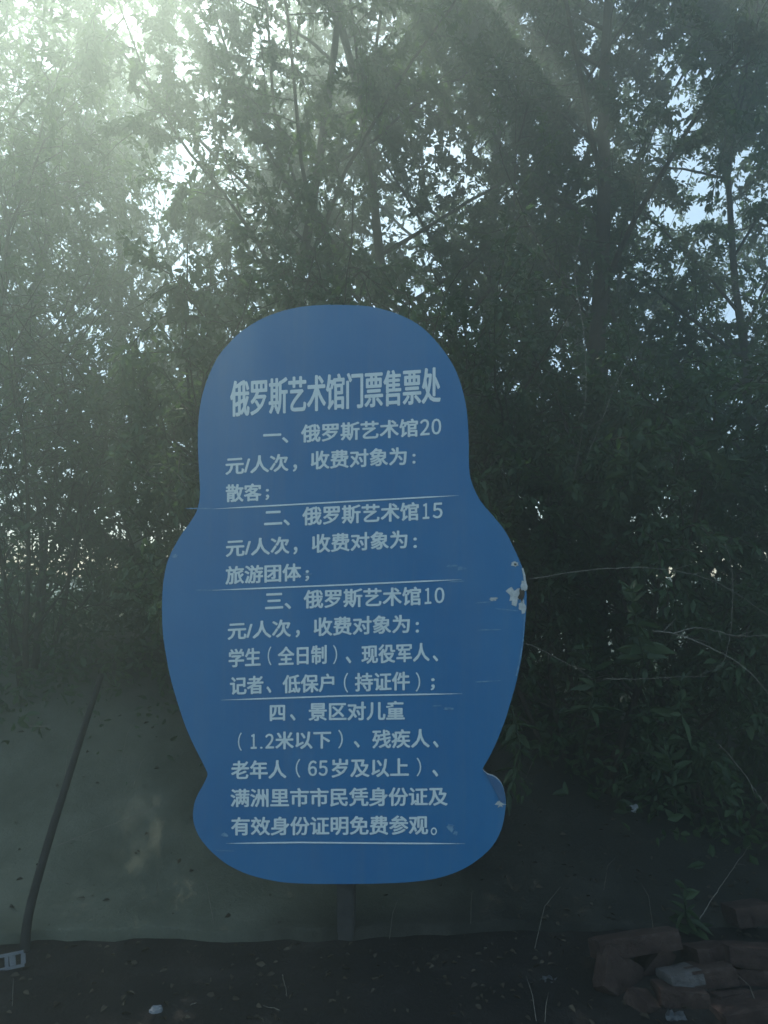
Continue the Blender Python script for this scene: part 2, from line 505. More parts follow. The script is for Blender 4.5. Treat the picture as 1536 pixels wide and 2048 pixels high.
BACK = [
 ('background_tree', 'dull green tree in the back row beyond the left edge', -4.0, 7.0, 5.2, 0.08, 21, 'leaf_b', 9000, dict(first=0.12)),
 ('background_tree', 'dull green back row tree half seen through the left edge tree', -2.3, 7.2, 5.6, 0.08, 22, 'leaf_b', 10000, dict(first=0.12)),
 ('background_tree', 'back row tree seen above and left of the blue sign', -0.7, 7.0, 6.1, 0.07, 23, 'leaf_c', 12000, dict(first=0.12)),
 ('background_tree', 'back row tree seen just right of the top of the blue sign', 0.9, 7.2, 8.2, 0.09, 24, 'leaf_c', 13000, dict(first=0.12)),
 ('background_tree', 'back row tree showing behind the thick dark trunk', 2.3, 7.0, 8.4, 0.09, 25, 'leaf_c', 12000, dict(first=0.12)),
 ('background_tree', 'dull green tree in the back row beyond the right edge', 3.9, 7.0, 8.4, 0.09, 26, 'leaf_b', 11000, dict(first=0.12)),
]
SHRUBS = [
 ('shrub', 'loose shrub on the bank at the left edge with glints of sky in it', -1.75, 3.7, 2.1, 0.02, 31, 'leaf_b', 5500, {}),
 ('shrub', 'bushy shrub on the added reflection bank just left of the blue sign', -0.85, 3.55, 2.3, 0.02, 32, 'leaf_b', 8500, {}),
 ('shrub', 'dense shrub hidden mostly behind the blue sign', 0.0, 3.6, 2.4, 0.02, 33, 'leaf_c', 8000, {}),
 ('shrub', 'dark dense shrub close to the right side of the blue sign', 0.85, 3.25, 2.2, 0.02, 34, 'leaf_c', 10000, {}),
 ('shrub', 'dark shrub with drooping twigs above the brick heap', 1.45, 3.3, 2.2, 0.02, 35, 'leaf_c', 10000, {}),
 ('shrub', 'broad dark shrub at the right edge of the thicket', 2.1, 3.6, 2.4, 0.02, 36, 'leaf_b', 9000, {}),
 ('shrub', 'tall thin shrub behind the loose shrub at the left edge', -2.3, 4.6, 2.1, 0.02, 37, 'leaf_c', 6000, {}),
 ('shrub', 'tall shrub in shade between the left trees', -1.2, 4.5, 2.4, 0.02, 38, 'leaf_c', 9000, {}),
 ('shrub', 'tall shrub in shade behind the top of the blue sign', 0.2, 4.5, 3.0, 0.02, 39, 'leaf_c', 10000, {}),
 ('shrub', 'tall dark shrub at the foot of the thick dark trunk', 1.3, 4.7, 3.0, 0.02, 40, 'leaf_c', 11000, {}),
 ('shrub', 'tall dark shrub in the corner behind the right edge shrub', 2.5, 4.8, 3.0, 0.02, 41, 'leaf_c', 10000, {}),
]
SHRUBS += [
 ('shrub', 'far low shrub glimpsed through the left edge of the thicket', -3.6, 6.4, 1.7, 0.02, 42, 'leaf_b', 7000, {}),
 ('shrub', 'far low shrub glimpsed between the two left tree trunks', -2.2, 6.2, 1.8, 0.02, 43, 'leaf_c', 8000, {}),
 ('shrub', 'far low shrub in the gap left of the sign shoulder', -0.9, 6.0, 2.9, 0.02, 44, 'leaf_b', 8000, {}),
 ('shrub', 'far low shrub in deep shade right of the sign shoulder', 1.0, 6.0, 3.2, 0.02, 45, 'leaf_c', 9000, {}),
 ('shrub', 'far low shrub in deep shade behind the right edge shrubs', 2.6, 6.2, 3.2, 0.02, 46, 'leaf_c', 9000, {}),
]
for (n_, lb, x, y, h, r0, sd, mt, nl, kw) in TREES:
    tree(n_, lb, 'tree', G1, x, y, h, r0, sd, M[mt], nl, **kw)
for (n_, lb, x, y, h, r0, sd, mt, nl, kw) in BACK:
    tree(n_, lb, 'tree', G3, x, y, h, r0, sd, M[mt], nl, leaf=(0.055, 0.027), limb_len=0.38, twig_len=0.85, nlimb=18, **kw)
for (n_, lb, x, y, h, r0, sd, mt, nl, kw) in SHRUBS:
    tree(n_, lb, 'shrub', G2, x, y, h, r0, sd, M[mt], nl, leaf=(0.042, 0.019), stems=5, first=0.08, nlimb=5, limb_len=0.33, ntwig=8, twig_len=0.42, spread=0.9, **kw)

# ------------------------------------------------------------------ the blue sign
YAW = R(7.0)
s_r = Vector((math.cos(YAW), -math.sin(YAW), 0))
s_u = Vector((0, 0, 1))
s_n = s_r.cross(s_u)                      # towards the camera side
if s_n.y > 0: s_n = -s_n
s_o = at(690, 1190, 2.42)
base = Vector((s_o.x, s_o.y, floor_z(s_o.x, s_o.y)))
sign = empty('notice_sign', base, 'blue board shaped like a rounded nesting doll with white Chinese ticket prices', 'sign')

def on_sign(px, py, lift=0.0):
    """point of the sign's face under that point of the photograph, in the sign's own frame"""
    d = ray(px, py)
    o = Vector((0, 0, CAM_H))
    k = (s_o - o).dot(s_n) / d.dot(s_n)
    return o + d * k + s_n * lift - base

OUT = [(645,610),(690,610),(740,613),(790,626),(835,648),(870,680),(900,720),(918,757),(932,811),(937,869),(938,931),(943,964),
 (961,1002),(988,1034),(1010,1062),(1028,1097),(1043,1131),(1050,1160),(1053,1186),(1053,1212),(1051,1240),(1048,1274),(1043,1315),(1033,1362),
 (1023,1398),(1009,1444),(989,1493),(974,1522),(966,1536),(967,1542),(975,1549),(989,1554),(1003,1568),(1010,1589),(1012,1605),(1010,1622),
 (1008,1638),(1001,1663),(985,1692),(955,1720),(920,1741),(880,1755),(840,1762),(790,1766),(700,1768),(600,1767),(550,1762),
 (500,1750),(460,1732),(430,1710),(405,1683),(392,1660),(386,1635),(388,1610),(395,1590),(405,1572),(413,1556),(415,1548),(411,1537),(400,1515),
 (385,1485),(370,1450),(355,1405),(342,1360),(333,1315),(326,1270),(324,1220),(326,1170),(333,1130),(345,1100),(362,1070),(380,1045),(392,1025),
 (398,1005),(400,980),(398,940),(396,900),(396,860),(399,820),(406,785),(418,750),(435,715),(455,690),(480,665),(515,642),(555,625),(600,614)]

def closed_smooth(pts, k=3):
    n = len(pts); out = []
    for i in range(n):
        p0, p1, p2, p3 = [np.array(pts[(i + q) % n], float) for q in (-1, 0, 1, 2)]
        for j in range(k):
            t = j / k
            out.append(0.5 * (2 * p1 + (p2 - p0) * t + (2 * p0 - 5 * p1 + 4 * p2 - p3) * t * t + (3 * p1 - p0 - 3 * p2 + p3) * t ** 3))
    return out

def slab(name, pxpts, front, back, mats, parent):
    """flat cut-out with real thickness; front and back are distances before the sign plane"""
    bm = bmesh.new()
    f = [bm.verts.new(on_sign(p[0], p[1], front)) for p in pxpts]
    dv = s_n * (back - front)
    k = [bm.verts.new(v.co + dv) for v in f]
    ff = bm.faces.new(f)
    bk = bm.faces.new(k[::-1])
    n = len(f)
    for i in range(n):
        q = bm.faces.new((f[i], k[i], k[(i + 1) % n], f[(i + 1) % n]))
        if len(mats) > 1: q.material_index = 1
    if len(mats) > 1: bk.material_index = 1
    bm.normal_update()
    bmesh.ops.recalc_face_normals(bm, faces=bm.faces[:])
    me = bpy.data.meshes.new(name)
    bm.to_mesh(me); bm.free()
    return link_mesh(name, me, mats, parent)

slab('panel', closed_smooth(OUT), 0.0, -0.018, [M['blue'], M['edge']], sign)

# lettering: glyph outlines of the built-in font laid out on the board
def text_geo(body, bold):
    cu = bpy.data.curves.new('lettering', 'FONT')
    cu.body = body
    cu.size = 1.0
    cu.offset = 0.0
    cu.resolution_u = 3
    o = bpy.data.objects.new('lettering', cu)
    COL.objects.link(o)
    bpy.context.view_layer.update()
    me = o.evaluated_get(bpy.context.evaluated_depsgraph_get()).to_mesh()
    v = np.empty(len(me.vertices) * 3, np.float32)
    me.vertices.foreach_get('co', v)
    f = [tuple(p.vertices) for p in me.polygons]
    bpy.data.objects.remove(o)
    bpy.data.curves.remove(cu)
    return v.reshape(-1, 3)[:, :2], f

ZS = 580.0 / 1536.0
LINES = []          # one list of runs for each written line; a run is (text, oy, xl, xr, top-left y, bottom-left y, top-right y, bottom-right y)
A, B, C_ = 580, 960, 1380
LINES.append([('俄罗斯艺术馆门票售票处', A, 213, 1328, 480, 676, 407, 601)])
LINES.append([('一、', A, 388, 522, 764, 817, 758, 810), ('俄罗斯艺术馆', A, 588, 1208, 713, 811, 680, 779), ('２', A, 1218.0, 1270.0, 686.0, 772.0, 683.2, 768.3), ('０', A, 1279.0, 1331.0, 682.8, 767.7, 680.0, 764.0)])
LINES.append([('元/人次', A, 188, 522, 886, 981, 866, 960), ('，', A, 545, 568, 924, 963, 923, 961), ('收费对象为', A, 640, 1148, 853, 952, 831, 927), ('：', A, 1178, 1195, 868, 921, 867, 920)])
LINES.append([('散客', A, 190, 380, 1029, 1125, 1023, 1117), ('；', A, 400, 420, 1054, 1113, 1053, 1112)])
LINES.append([('二、', B, 393, 530, 166, 248, 160, 241), ('俄罗斯艺术馆', B, 595, 1212, 142, 243, 116, 216), ('１', B, 1232.0, 1268.0, 124.0, 208.0, 122.3, 206.0), ('５', B, 1285.0, 1338.0, 121.5, 205.0, 119.0, 202.0)])
LINES.append([('元/人次', B, 190, 528, 316, 409, 297, 391), ('，', B, 548, 570, 354, 395, 353, 394), ('收费对象为', B, 645, 1152, 287, 387, 265, 362), ('：', B, 1183, 1202, 305, 361, 304, 360)])
LINES.append([('旅游团体', B, 188, 590, 457, 555, 440, 534), ('；', B, 610, 632, 478, 536, 477, 535)])
LINES.append([('三、', B, 398, 537, 601, 690, 595, 683), ('俄罗斯艺术馆', B, 602, 1224, 582, 683, 564, 665), ('１', B, 1243.0, 1278.7, 572.0, 658.0, 570.3, 655.6), ('０', B, 1295.5, 1348.0, 569.5, 654.5, 567.0, 651.0)])
LINES.append([('元/人次', B, 200, 535, 754, 848, 736, 831), ('，', B, 560, 582, 794, 834, 793, 833), ('收费对象为', B, 655, 1165, 728, 828, 712, 810), ('：', B, 1195, 1213, 752, 809, 751, 808)])
LINES.append([('学生', B, 205, 375, 895, 993, 886, 986), ('（', B, 412, 432, 882, 982, 881, 981), ('全日制', B, 465, 725, 883, 984, 871, 974), ('）', B, 758, 780, 874, 976, 873, 975), ('、', B, 825, 855, 934, 972, 933, 971), ('现役军人', B, 908, 1270, 874, 975, 861, 960), ('、', B, 1285, 1315, 928, 962, 927, 961)])
LINES.append([('记者', B, 212, 390, 1042, 1140, 1034, 1131), ('、', B, 405, 432, 1092, 1129, 1091, 1128), ('低保户', B, 490, 765, 1032, 1131, 1024, 1121), ('（', B, 815, 838, 1022, 1126, 1021, 1125), ('持证件', B, 873, 1165, 1022, 1121, 1013, 1113), ('）', B, 1195, 1220, 1018, 1121, 1017, 1120), ('；', B, 1275, 1297, 1050, 1114, 1049, 1113)])
LINES.append([('四', C_, 423, 505, 80, 165, 78, 163), ('、', C_, 530, 560, 127, 163, 126, 162), ('景区对儿童', C_, 628, 1138, 65, 164, 56, 158)])
LINES.append([('（', C_, 255, 275, 225, 323, 224, 322), ('１', C_, 322.0, 354.2, 232.0, 312.0, 231.5, 311.2), ('．', C_, 371.6, 385.2, 299.8, 310.8, 299.5, 310.5), ('２', C_, 398.9, 446.0, 230.8, 310.1, 230.0, 309.0), ('米以下', C_, 452, 748, 220, 315, 213, 310), ('）', C_, 785, 810, 210, 310, 209, 309), ('、', C_, 868, 900, 269, 306, 268, 305), ('残疾人', C_, 965, 1270, 210, 310, 204, 305), ('、', C_, 1287, 1317, 269, 306, 268, 305)])
LINES.append([('老年人', C_, 218, 512, 374, 474, 369, 468), ('（', C_, 560, 585, 365, 464, 364, 463), ('６', C_, 625.0, 673.3, 373.0, 456.0, 372.5, 455.1), ('５', C_, 681.7, 730.0, 372.5, 454.9, 372.0, 454.0), ('岁及以上', C_, 750, 1160, 363, 465, 358, 459), ('）', C_, 1200, 1225, 358, 457, 357, 456), ('、', C_, 1283, 1315, 421, 459, 420, 458)])
LINES.append([('满洲里市市民凭身份证及', C_, 215, 1365, 522, 621, 511, 613)])
LINES.append([('有效身份证明免费参观', C_, 218, 1262, 672, 771, 662, 766), ('。', C_, 1275, 1308, 727, 769, 726, 768)])
THIN = {'（': 0.15, '）': 0.15, '。': 0.3}
for li, runs in enumerate(LINES):
    for (body, oy, xl, xr, tl, bl, tr, br) in runs:
        v, f = text_geo(body, 0)
        mn, mx = v.min(0), v.max(0)
        uv = (v - mn) / (mx - mn)
        hgt = abs(bl - tl)
        bw = (5.8 if li else 7.5) * THIN.get(body, 0.75 if body[0] in '１２０５６．' else 1.0)      # stroke weight: printed copies a hair apart
        V, F = [], []
        ring = [(0, 0)] + [(math.cos(q * math.pi / 4), math.sin(q * math.pi / 4)) for q in range(8)]
        for c, (ox, oyy) in enumerate(ring):
            o = len(V)
            for (u_, v_) in uv:
                xx = xl + bw * 0.5 + (xr - xl - bw) * u_ + ox * bw * 0.5
                yb, yt = bl + (br - bl) * u_, tl + (tr - tl) * u_
                yy = yb - bw * 0.4 + (yt - yb + bw * 0.8) * v_ + oyy * bw * 0.4
                V.append(on_sign(380 + ZS * xx, oy + ZS * yy, 0.0012 + 0.00006 * c))
            F += [tuple(i + o for i in q) for q in f]
        from_lists('heading' if li == 0 else 'writing', V, F, M['letter'], sign, False)

def strip(name, pts, wpx, lift, mat, parent):
    """thin printed rule or scratch through the given points, tapering at both ends"""
    P = []
    for i in range(len(pts) - 1):
        for j in range(10):
            t = j / 10
            P.append(((1 - t) * pts[i][0] + t * pts[i + 1][0], (1 - t) * pts[i][1] + t * pts[i + 1][1]))
    P.append(pts[-1])
    n = len(P); V, F = [], []
    for i, (x, y) in enumerate(P):
        e = min(1.0, min(i, n - 1 - i) / (n * 0.16) + 0.08)
        V.append(on_sign(x, y - wpx * 0.5 * e, lift)); V.append(on_sign(x, y + wpx * 0.5 * e, lift))
    for i in range(n - 1):
        F.append((2 * i, 2 * i + 1, 2 * i + 3, 2 * i + 2))
    return from_lists(name, V, F, mat, parent, False)

for pts in ([(425,1018),(690,1003.5),(918,991)], [(425,1180.5),(680,1170),(924,1159)], [(442,1400),(690,1391.5),(925,1387)], [(452,1686.5),(600,1684.5),(760,1686),(930,1687)]):
    strip('rule_line', pts, 3.0, 0.0017, M['letter'], sign)

def chip(name, cx, cy, rx, ry, seed, lift, mat, n=15, rough=0.45, thick=0.0009):
    rs = random.Random(seed)
    P = []
    for i in range(n):
        a = 2 * math.pi * i / n
        k = 1 - rough + 2 * rough * rs.random()
        P.append((cx + rx * k * math.cos(a), cy + ry * k * math.sin(a)))
    return slab(name, P, lift, lift - thick, [mat], sign)

chip('bare_patch', 1030, 1192, 15, 15, 4, 0.0012, M['chip'], 26, 0.5)
chip('bare_patch', 1045, 1212, 6.5, 13, 5, 0.0013, M['chip'], 18, 0.35)
chip('bare_patch', 1048, 1172, 6, 12, 6, 0.0011, M['chip'], 14, 0.35)
chip('bare_patch', 986, 1198, 9, 4.5, 7, 0.0012, M['chip'], 14)
chip('bare_patch', 1029.5, 1128, 7, 5.5, 8, 0.0012, M['chip'], 14, 0.3)
chip('rot_hole', 1043, 1190, 6, 14, 9, 0.0018, M['hole'], 13, 0.4)
chip('rot_hole', 1030.5, 1128.5, 2.6, 2.2, 10, 0.0018, M['hole'], 9, 0.3)
chip('bare_patch', 450, 1670, 6, 4.5, 12, 0.0012, M['scratch'])
chip('bare_patch', 900, 1655, 7, 8, 13, 0.0012, M['scratch'])
chip('bare_patch', 911, 1666, 4, 4, 14, 0.0012, M['scratch'])
chip('bare_patch', 1001, 1609, 8, 5, 15, 0.0012, M['chip'], 12, 0.6)
chip('bare_patch', 349, 1112, 6, 4, 16, 0.0012, M['scratch'])
chip('bare_patch', 896, 1417, 10, 2.2, 17, 0.0012, M['scratch'])
chip('bare_patch', 903, 1132, 11, 2.5, 18, 0.0012, M['scratch'])
chip('bare_patch', 922, 1136, 9, 4, 19, 0.0012, M['scratch'])
chip('bare_patch', 615, 1148, 7, 2, 20, 0.0019, M['scratch'])
# worn pale rim along the right edge and the folded corner of the sheet
strip('worn_edge', [(1044.5,1142),(1050,1158),(1052,1174)], 5, 0.0014, M['chip'], sign)
V, F = [], []
for i, (x0, x1, y) in enumerate([(1043,1046.5,1136),(1046.5,1050.5,1150),(1048,1052.5,1166),(1049.5,1053,1180)]):
    V += [on_sign(x0, y, 0.0016), on_sign(x1, y, 0.0016)]
for i in range(3): F.append((2*i, 2*i+1, 2*i+3, 2*i+2))
from_lists('worn_edge', V, F, M['chip'], sign, False)
V, F = [], []
for i, (x0, x1, y) in enumerate([(1048,1050,1228),(1046.5,1049.2,1250),(1045,1047,1280),(1041,1043.5,1305),(1037,1039.5,1325),(1031,1034,1352)]):
    V += [on_sign(x0, y, 0.0016), on_sign(x1, y, 0.0016)]
for i in range(5): F.append((2*i, 2*i+1, 2*i+3, 2*i+2))
from_lists('worn_edge', V, F, M['scratch'], sign, False)
FL = [(967.5,1541.5),(976,1549.5),(989,1554.5),(1002.5,1568.5),(1009.5,1589.5),(1011.5,1604),(1001,1604),(992,1585),(979,1560)]
slab('peeled_corner', FL, 0.0035, 0.0008, [M['flap']], sign)
for pts in ([(950,1206),(990,1203)], [(955,1260),(1003,1259)], [(950,1364),(1003,1361)], [(895,1164),(930,1162)], [(370,1017),(426,1017)], [(390,1180),(440,1180.5)],
            [(990,1217),(1040,1222)], [(430,1700),(470,1702)], [(865,1412),(884,1411)]):
    strip('scratch', pts, 2.2, 0.0011, M['scratch'], sign)

# post, cross rails and bolts behind the board
def box(bm, c, sx, sy, sz, rot=None):
    r = bmesh.ops.create_cube(bm, size=1.0)
    mt = Matrix.Translation(c) @ (rot or Matrix.Identity(4)) @ Matrix.Diagonal((sx, sy, sz, 1))
    bmesh.ops.transform(bm, matrix=mt, verts=r['verts'])
    return r['verts']
rotz = Matrix.Rotation(-YAW, 4, 'Z')
bm = bmesh.new()
cpt = s_o - base - s_n * 0.0545
box(bm, Vector((cpt.x, cpt.y, 0.93)), 0.055, 0.05, 2.06, rotz)
bmesh.ops.bevel(bm, geom=bm.edges[:], offset=0.004, segments=2, affect='EDGES')
me = bpy.data.meshes.new('post'); bm.to_mesh(me); bm.free()
link_mesh('post', me, M['post'], sign)
for zz in (0.42, 1.5):
    bm = bmesh.new()
    q = s_o - base - s_n * 0.0235
    box(bm, Vector((q.x, q.y, zz)), 0.7, 0.010, 0.04, rotz)
    me = bpy.data.meshes.new('cross_rail'); bm.to_mesh(me); bm.free()
    link_mesh('cross_rail', me, M['post'], sign)

# ------------------------------------------------------------------ bricks
def brick(label, px, py, Yd, rot, size=(0.24, 0.053, 0.115), mat='brick', seed=0, white_end=False):
    """rot = euler degrees; size = length, height in z, depth in y"""
    rs = random.Random(seed)
    bm = bmesh.new()
    box(bm, Vector((0, 0, 0)), size[0], size[2], size[1])
    bmesh.ops.subdivide_edges(bm, edges=bm.edges[:], cuts=5, use_grid_fill=True)
    hx, hy, hz = size[0] / 2, size[2] / 2, size[1] / 2
    for v in bm.verts:
        c = v.co
        edge = (abs(abs(c.x) - hx) < 1e-4) + (abs(abs(c.y) - hy) < 1e-4) + (abs(abs(c.z) - hz) < 1e-4)
        k = {1: 0.0006, 2: 0.0024, 3: 0.006}.get(edge, 0)
        n = Vector((c.x / hx, c.y / hy, c.z / hz)).normalized()
        v.co = c - n * k * (0.4 + 1.3 * rs.random()) + Vector((rs.uniform(-1, 1), rs.uniform(-1, 1), rs.uniform(-1, 1))) * 0.0009
    bmesh.ops.bevel(bm, geom=bm.edges[:], offset=0.0012, segments=1, affect='EDGES') if False else None
    me = bpy.data.meshes.new('brick'); bm.to_mesh(me); bm.free()
    o = link_mesh('brick', me, M[mat])
    if white_end:
        me.materials.append(M['mortar'])
        for p in me.polygons:
            if p.center.x < -hx * 0.12 + 0.006 * math.sin(p.center.z * 190 + p.center.y * 90): p.material_index = 1
    me.polygons.foreach_set('use_smooth', [False] * len(me.polygons))
    o.location = at(px, py, Yd)
    o.rotation_euler = [R(a) for a in rot]
    tag(o, label, 'brick', 'loose bricks heaped at the lower right')
    return o

brick('long dull red brick lying across the top left of the heap', 1268, 1886, 2.24, (-19, -6, 5), seed=1)
brick('tilted broken brick with its broad face towards the viewer, under the long top brick', 1236, 1955, 2.17, (58, 36, 14), (0.135, 0.053, 0.115), seed=2)
brick('brick leaning behind the tilted broken brick', 1303, 1928, 2.24, (-10, -48, 10), (0.13, 0.053, 0.09), seed=3)
brick('short orange red brick lying just above the white ended brick', 1420, 1909, 2.24, (-17, -3, 6), (0.125, 0.055, 0.115), seed=4)
brick('brick with one end crusted in white mortar', 1391, 1953, 2.16, (-17, -5, 6), (0.19, 0.053, 0.115), seed=5, white_end=True)
brick('upper dark brick of the pair stacked at the right edge', 1516, 1911, 2.2, (-16, 2, -3), (0.2, 0.055, 0.115), seed=6)
brick('lower dark brick of the pair stacked at the right edge', 1512, 1952, 2.19, (-16, -2, -5), (0.2, 0.055, 0.115), seed=7)
brick('worn brick below the white ended brick', 1360, 1994, 2.1, (-14, 3, -6), (0.13, 0.055, 0.115), seed=8)
brick('chipped brick in the bottom right corner', 1500, 2028, 2.03, (-10, -4, 8), (0.2, 0.06, 0.115), seed=9)
brick('broken brick stub at the front of the heap beside the white paper', 1292, 2012, 2.08, (12, 22, 30), (0.09, 0.05, 0.08), seed=10)
brick('faint brick in the weeds higher up at the right edge', 1494, 1826, 2.46, (-12, -6, 5), (0.12, 0.06, 0.1), seed=11)
brick('half buried brick in shadow between the white ended brick and the right edge', 1450, 1996, 2.12, (-10, 4, 20), (0.12, 0.05, 0.1), seed=12)

# ------------------------------------------------------------------ litter: paper and rubble
def scrap(name, label, cat, px, py, Yd, wx, wy, seed, mat, rough=0.3, tilt=(25, 5, 10), crumple=0.012):
    rs = random.Random(seed)
    bm = bmesh.new()
    n = 7
    rows = []
    for j in range(n):
        row = []
        for i in range(n):
            u, v = i / (n - 1) - 0.5, j / (n - 1) - 0.5
            k = 1 - rough * rs.random() * (max(abs(u), abs(v)) > 0.45)
            row.append(bm.verts.new((u * wx * k, v * wy * k, rs.uniform(-1, 1) * crumple)))
        rows.append(row)
    for j in range(n - 1):
        for i in range(n - 1):
            bm.faces.new((rows[j][i], rows[j][i + 1], rows[j + 1][i + 1], rows[j + 1][i]))
    bmesh.ops.solidify(bm, geom=bm.faces[:], thickness=0.0015)
    me = bpy.data.meshes.new(name); bm.to_mesh(me); bm.free()
    o = link_mesh(name, me, M[mat])
    o.location = at(px, py, Yd)
    o.rotation_euler = [R(a) for a in tilt]
    return tag(o, label, cat)
scrap('paper_scrap', 'torn bluish white paper at the bottom of the brick heap', 'paper', 1356, 2040, 2.0, 0.06, 0.05, 1, 'concrete', tilt=(50, 5, 10))
scrap('paper_scrap', 'small pale crumpled scrap on the ground left of the brick heap', 'paper', 1096, 1964, 2.2, 0.05, 0.035, 2, 'concrete', tilt=(45, 10, -15))
scrap('paper_scrap', 'tiny pale scrap caught in the weeds right of the sign foot', 'paper', 1268, 1617, 2.6, 0.026, 0.03, 3, 'paper', 0.6, (70, 10, 30))

def stone(label, px, py, Yd, sx, sy, sz, seed, mat='concrete', name='rubble_slab'):
    rs = random.Random(seed)
    bm = bmesh.new()
    bmesh.ops.create_icosphere(bm, subdivisions=3, radius=1)
    for v in bm.verts:
        c = v.co
        c = Vector((math.copysign(abs(c.x) ** 0.55, c.x), math.copysign(abs(c.y) ** 0.55, c.y), math.copysign(abs(c.z) ** 0.55, c.z)))
        k = 1 + 0.10 * math.sin(c.x * 4 + seed) * math.cos(c.y * 5 + seed * 2) + rs.uniform(-0.03, 0.03)
        v.co = Vector((c.x * sx * k, c.y * sy * k, c.z * sz * k)) * 0.5
    me = bpy.data.meshes.new(name); bm.to_mesh(me); bm.free()
    o = link_mesh(name, me, M[mat])
    o.location = at(px, py, Yd)
    o.rotation_euler = (R(8), R(-3), R(10))
    return tag(o, label, 'rubble')
stone('flat pale grey slab at the bottom edge left of the centre', 346, 2046, 2.05, 0.15, 0.06, 0.02, 1)
stone('small bluish lump lying beside the flat grey slab', 312, 2026, 2.08, 0.035, 0.03, 0.03, 2)
stone('tiny pale stone between the slab and the grass stem', 422, 2024, 2.1, 0.022, 0.02, 0.018, 3)
stone('small grey stone on the dark ground below the sign', 672, 1978, 2.2, 0.014, 0.014, 0.012, 4)

# white slatted scrap at the left edge
sc_ = empty('plastic_crate_piece', at(2, 1926, 2.28), 'white slatted plastic scrap at the left edge beside the foot of the dark reflection tube', 'scrap')
for k in range(2):
    bm = bmesh.new(); box(bm, Vector((0, 0, -0.018 + 0.036 * k)), 0.13, 0.006, 0.008)
    me = bpy.data.meshes.new('rail'); bm.to_mesh(me); bm.free(); link_mesh('rail', me, M['concrete'], sc_)
for k in range(6):
    bm = bmesh.new(); box(bm, Vector((-0.06 + 0.024 * k + 0.004 * math.sin(k * 2.7), 0.002 * math.sin(k * 5), 0)), 0.013 + 0.004 * math.sin(k * 1.9), 0.004, 0.0275, Matrix.Rotation(0.18 * math.sin(k * 3.1), 4, 'Y'))
    me = bpy.data.meshes.new('slat'); bm.to_mesh(me); bm.free(); link_mesh('slat', me, M['concrete'], sc_)
sc_.rotation_euler = (R(-10), R(-9), R(6))

# ------------------------------------------------------------------ dark line of a window reflection, added as a bent tube
T = Tubes()
pp = [at(64, 1945, 2.38), at(53, 1905, 2.39), at(52, 1865, 2.41), at(64, 1800, 2.46), at(98, 1680, 2.56), at(132, 1570, 2.68), at(170, 1450, 2.84), at(203, 1350, 3.0)]
pp = smooth_path(pp, 6)
T.add(pp, [0.0155 - 0.004 * i / len(pp) for i in range(len(pp))], 10)
o = T.build('reflection_tube', M['reflection'])
tag(o, 'added dark tube for a window reflection slanting up the added reflection bank at the lower left', 'reflection')

# ------------------------------------------------------------------ bare vines and dry stems
VINES = [
 ('pale bare vine hanging in a gentle curve right of the sign head', [(1172,430),(1150,540),(1164,640),(1172,740),(1168,830),(1148,960)], 2.75, 0.0022),
 ('long straight dry stem slanting down right of the hanging vine', [(1385,490),(1320,610),(1245,740),(1200,850),(1172,920)], 2.8, 0.0022),
 ('short curved twig between the sign head and the hanging vine', [(1124,672),(1118,715),(1098,745),(1075,775)], 2.8, 0.0018),
 ('faint arching twig from the sign shoulder to the right edge', [(1060,1158),(1180,1140),(1300,1136),(1400,1152),(1470,1185),(1545,1238)], 2.66, 0.0026),
 ('pale thin branch bending down at the right edge', [(1305,1262),(1350,1268),(1410,1290),(1470,1322),(1510,1355),(1545,1400)], 2.6, 0.0036),
 ('pale wavy branch running flat to the right edge', [(1345,1268),(1390,1256),(1430,1262),(1475,1272),(1545,1270)], 2.62, 0.0030),
 ('thin upright vine crossing the pale branches', [(1450,1088),(1464,1140),(1464,1230),(1452,1310),(1430,1345)], 2.64, 0.0018),
 ('straight short dry twig lying level right of the sign', [(1206,1358),(1280,1358),(1350,1354),(1412,1353)], 2.6, 0.0024),
 ('thin twig sloping down from the right side of the sign', [(1050,1286),(1090,1303),(1135,1328),(1170,1340)], 2.55, 0.0022),
 ('faint stem slanting down to the right edge above the bricks', [(1438,1488),(1475,1530),(1510,1580),(1545,1630)], 2.6, 0.0024),
 ('faint arching stem on the left above the bank', [(270,985),(300,935),(325,930),(355,950),(375,975)], 2.9, 0.0016),  # the bank is the added reflection bank
 ('pale dry straw lying on the bank left of the bent pipe', [(60,1452),(75,1453),(100,1452)], 2.8, 0.0022),  # bent pipe is the added reflection tube, bank the added reflection bank
 ('thin straw slanting across the bank right of the bent pipe', [(100,1697),(180,1665),(260,1635),(340,1600)], 2.56, 0.0012),  # bent pipe is the added reflection tube, bank the added reflection bank
 ('upright dry grass stem on the dark ground below the sign', [(565,1950),(574,1990),(584,2050)], 2.1, 0.0020),
 ('thin dry stem lying in a bow left of the upright grass stem', [(380,2010),(430,2000),(500,2006),(560,2020)], 2.1, 0.0015),
 ('level twig on the ground left of the brick heap', [(1140,2008),(1200,2007),(1255,2004)], 2.12, 0.0025),
 ('bowed stalk rising from the brick heap', [(1398,1838),(1430,1790),(1460,1745),(1500,1690)], 2.42, 0.0020),
]
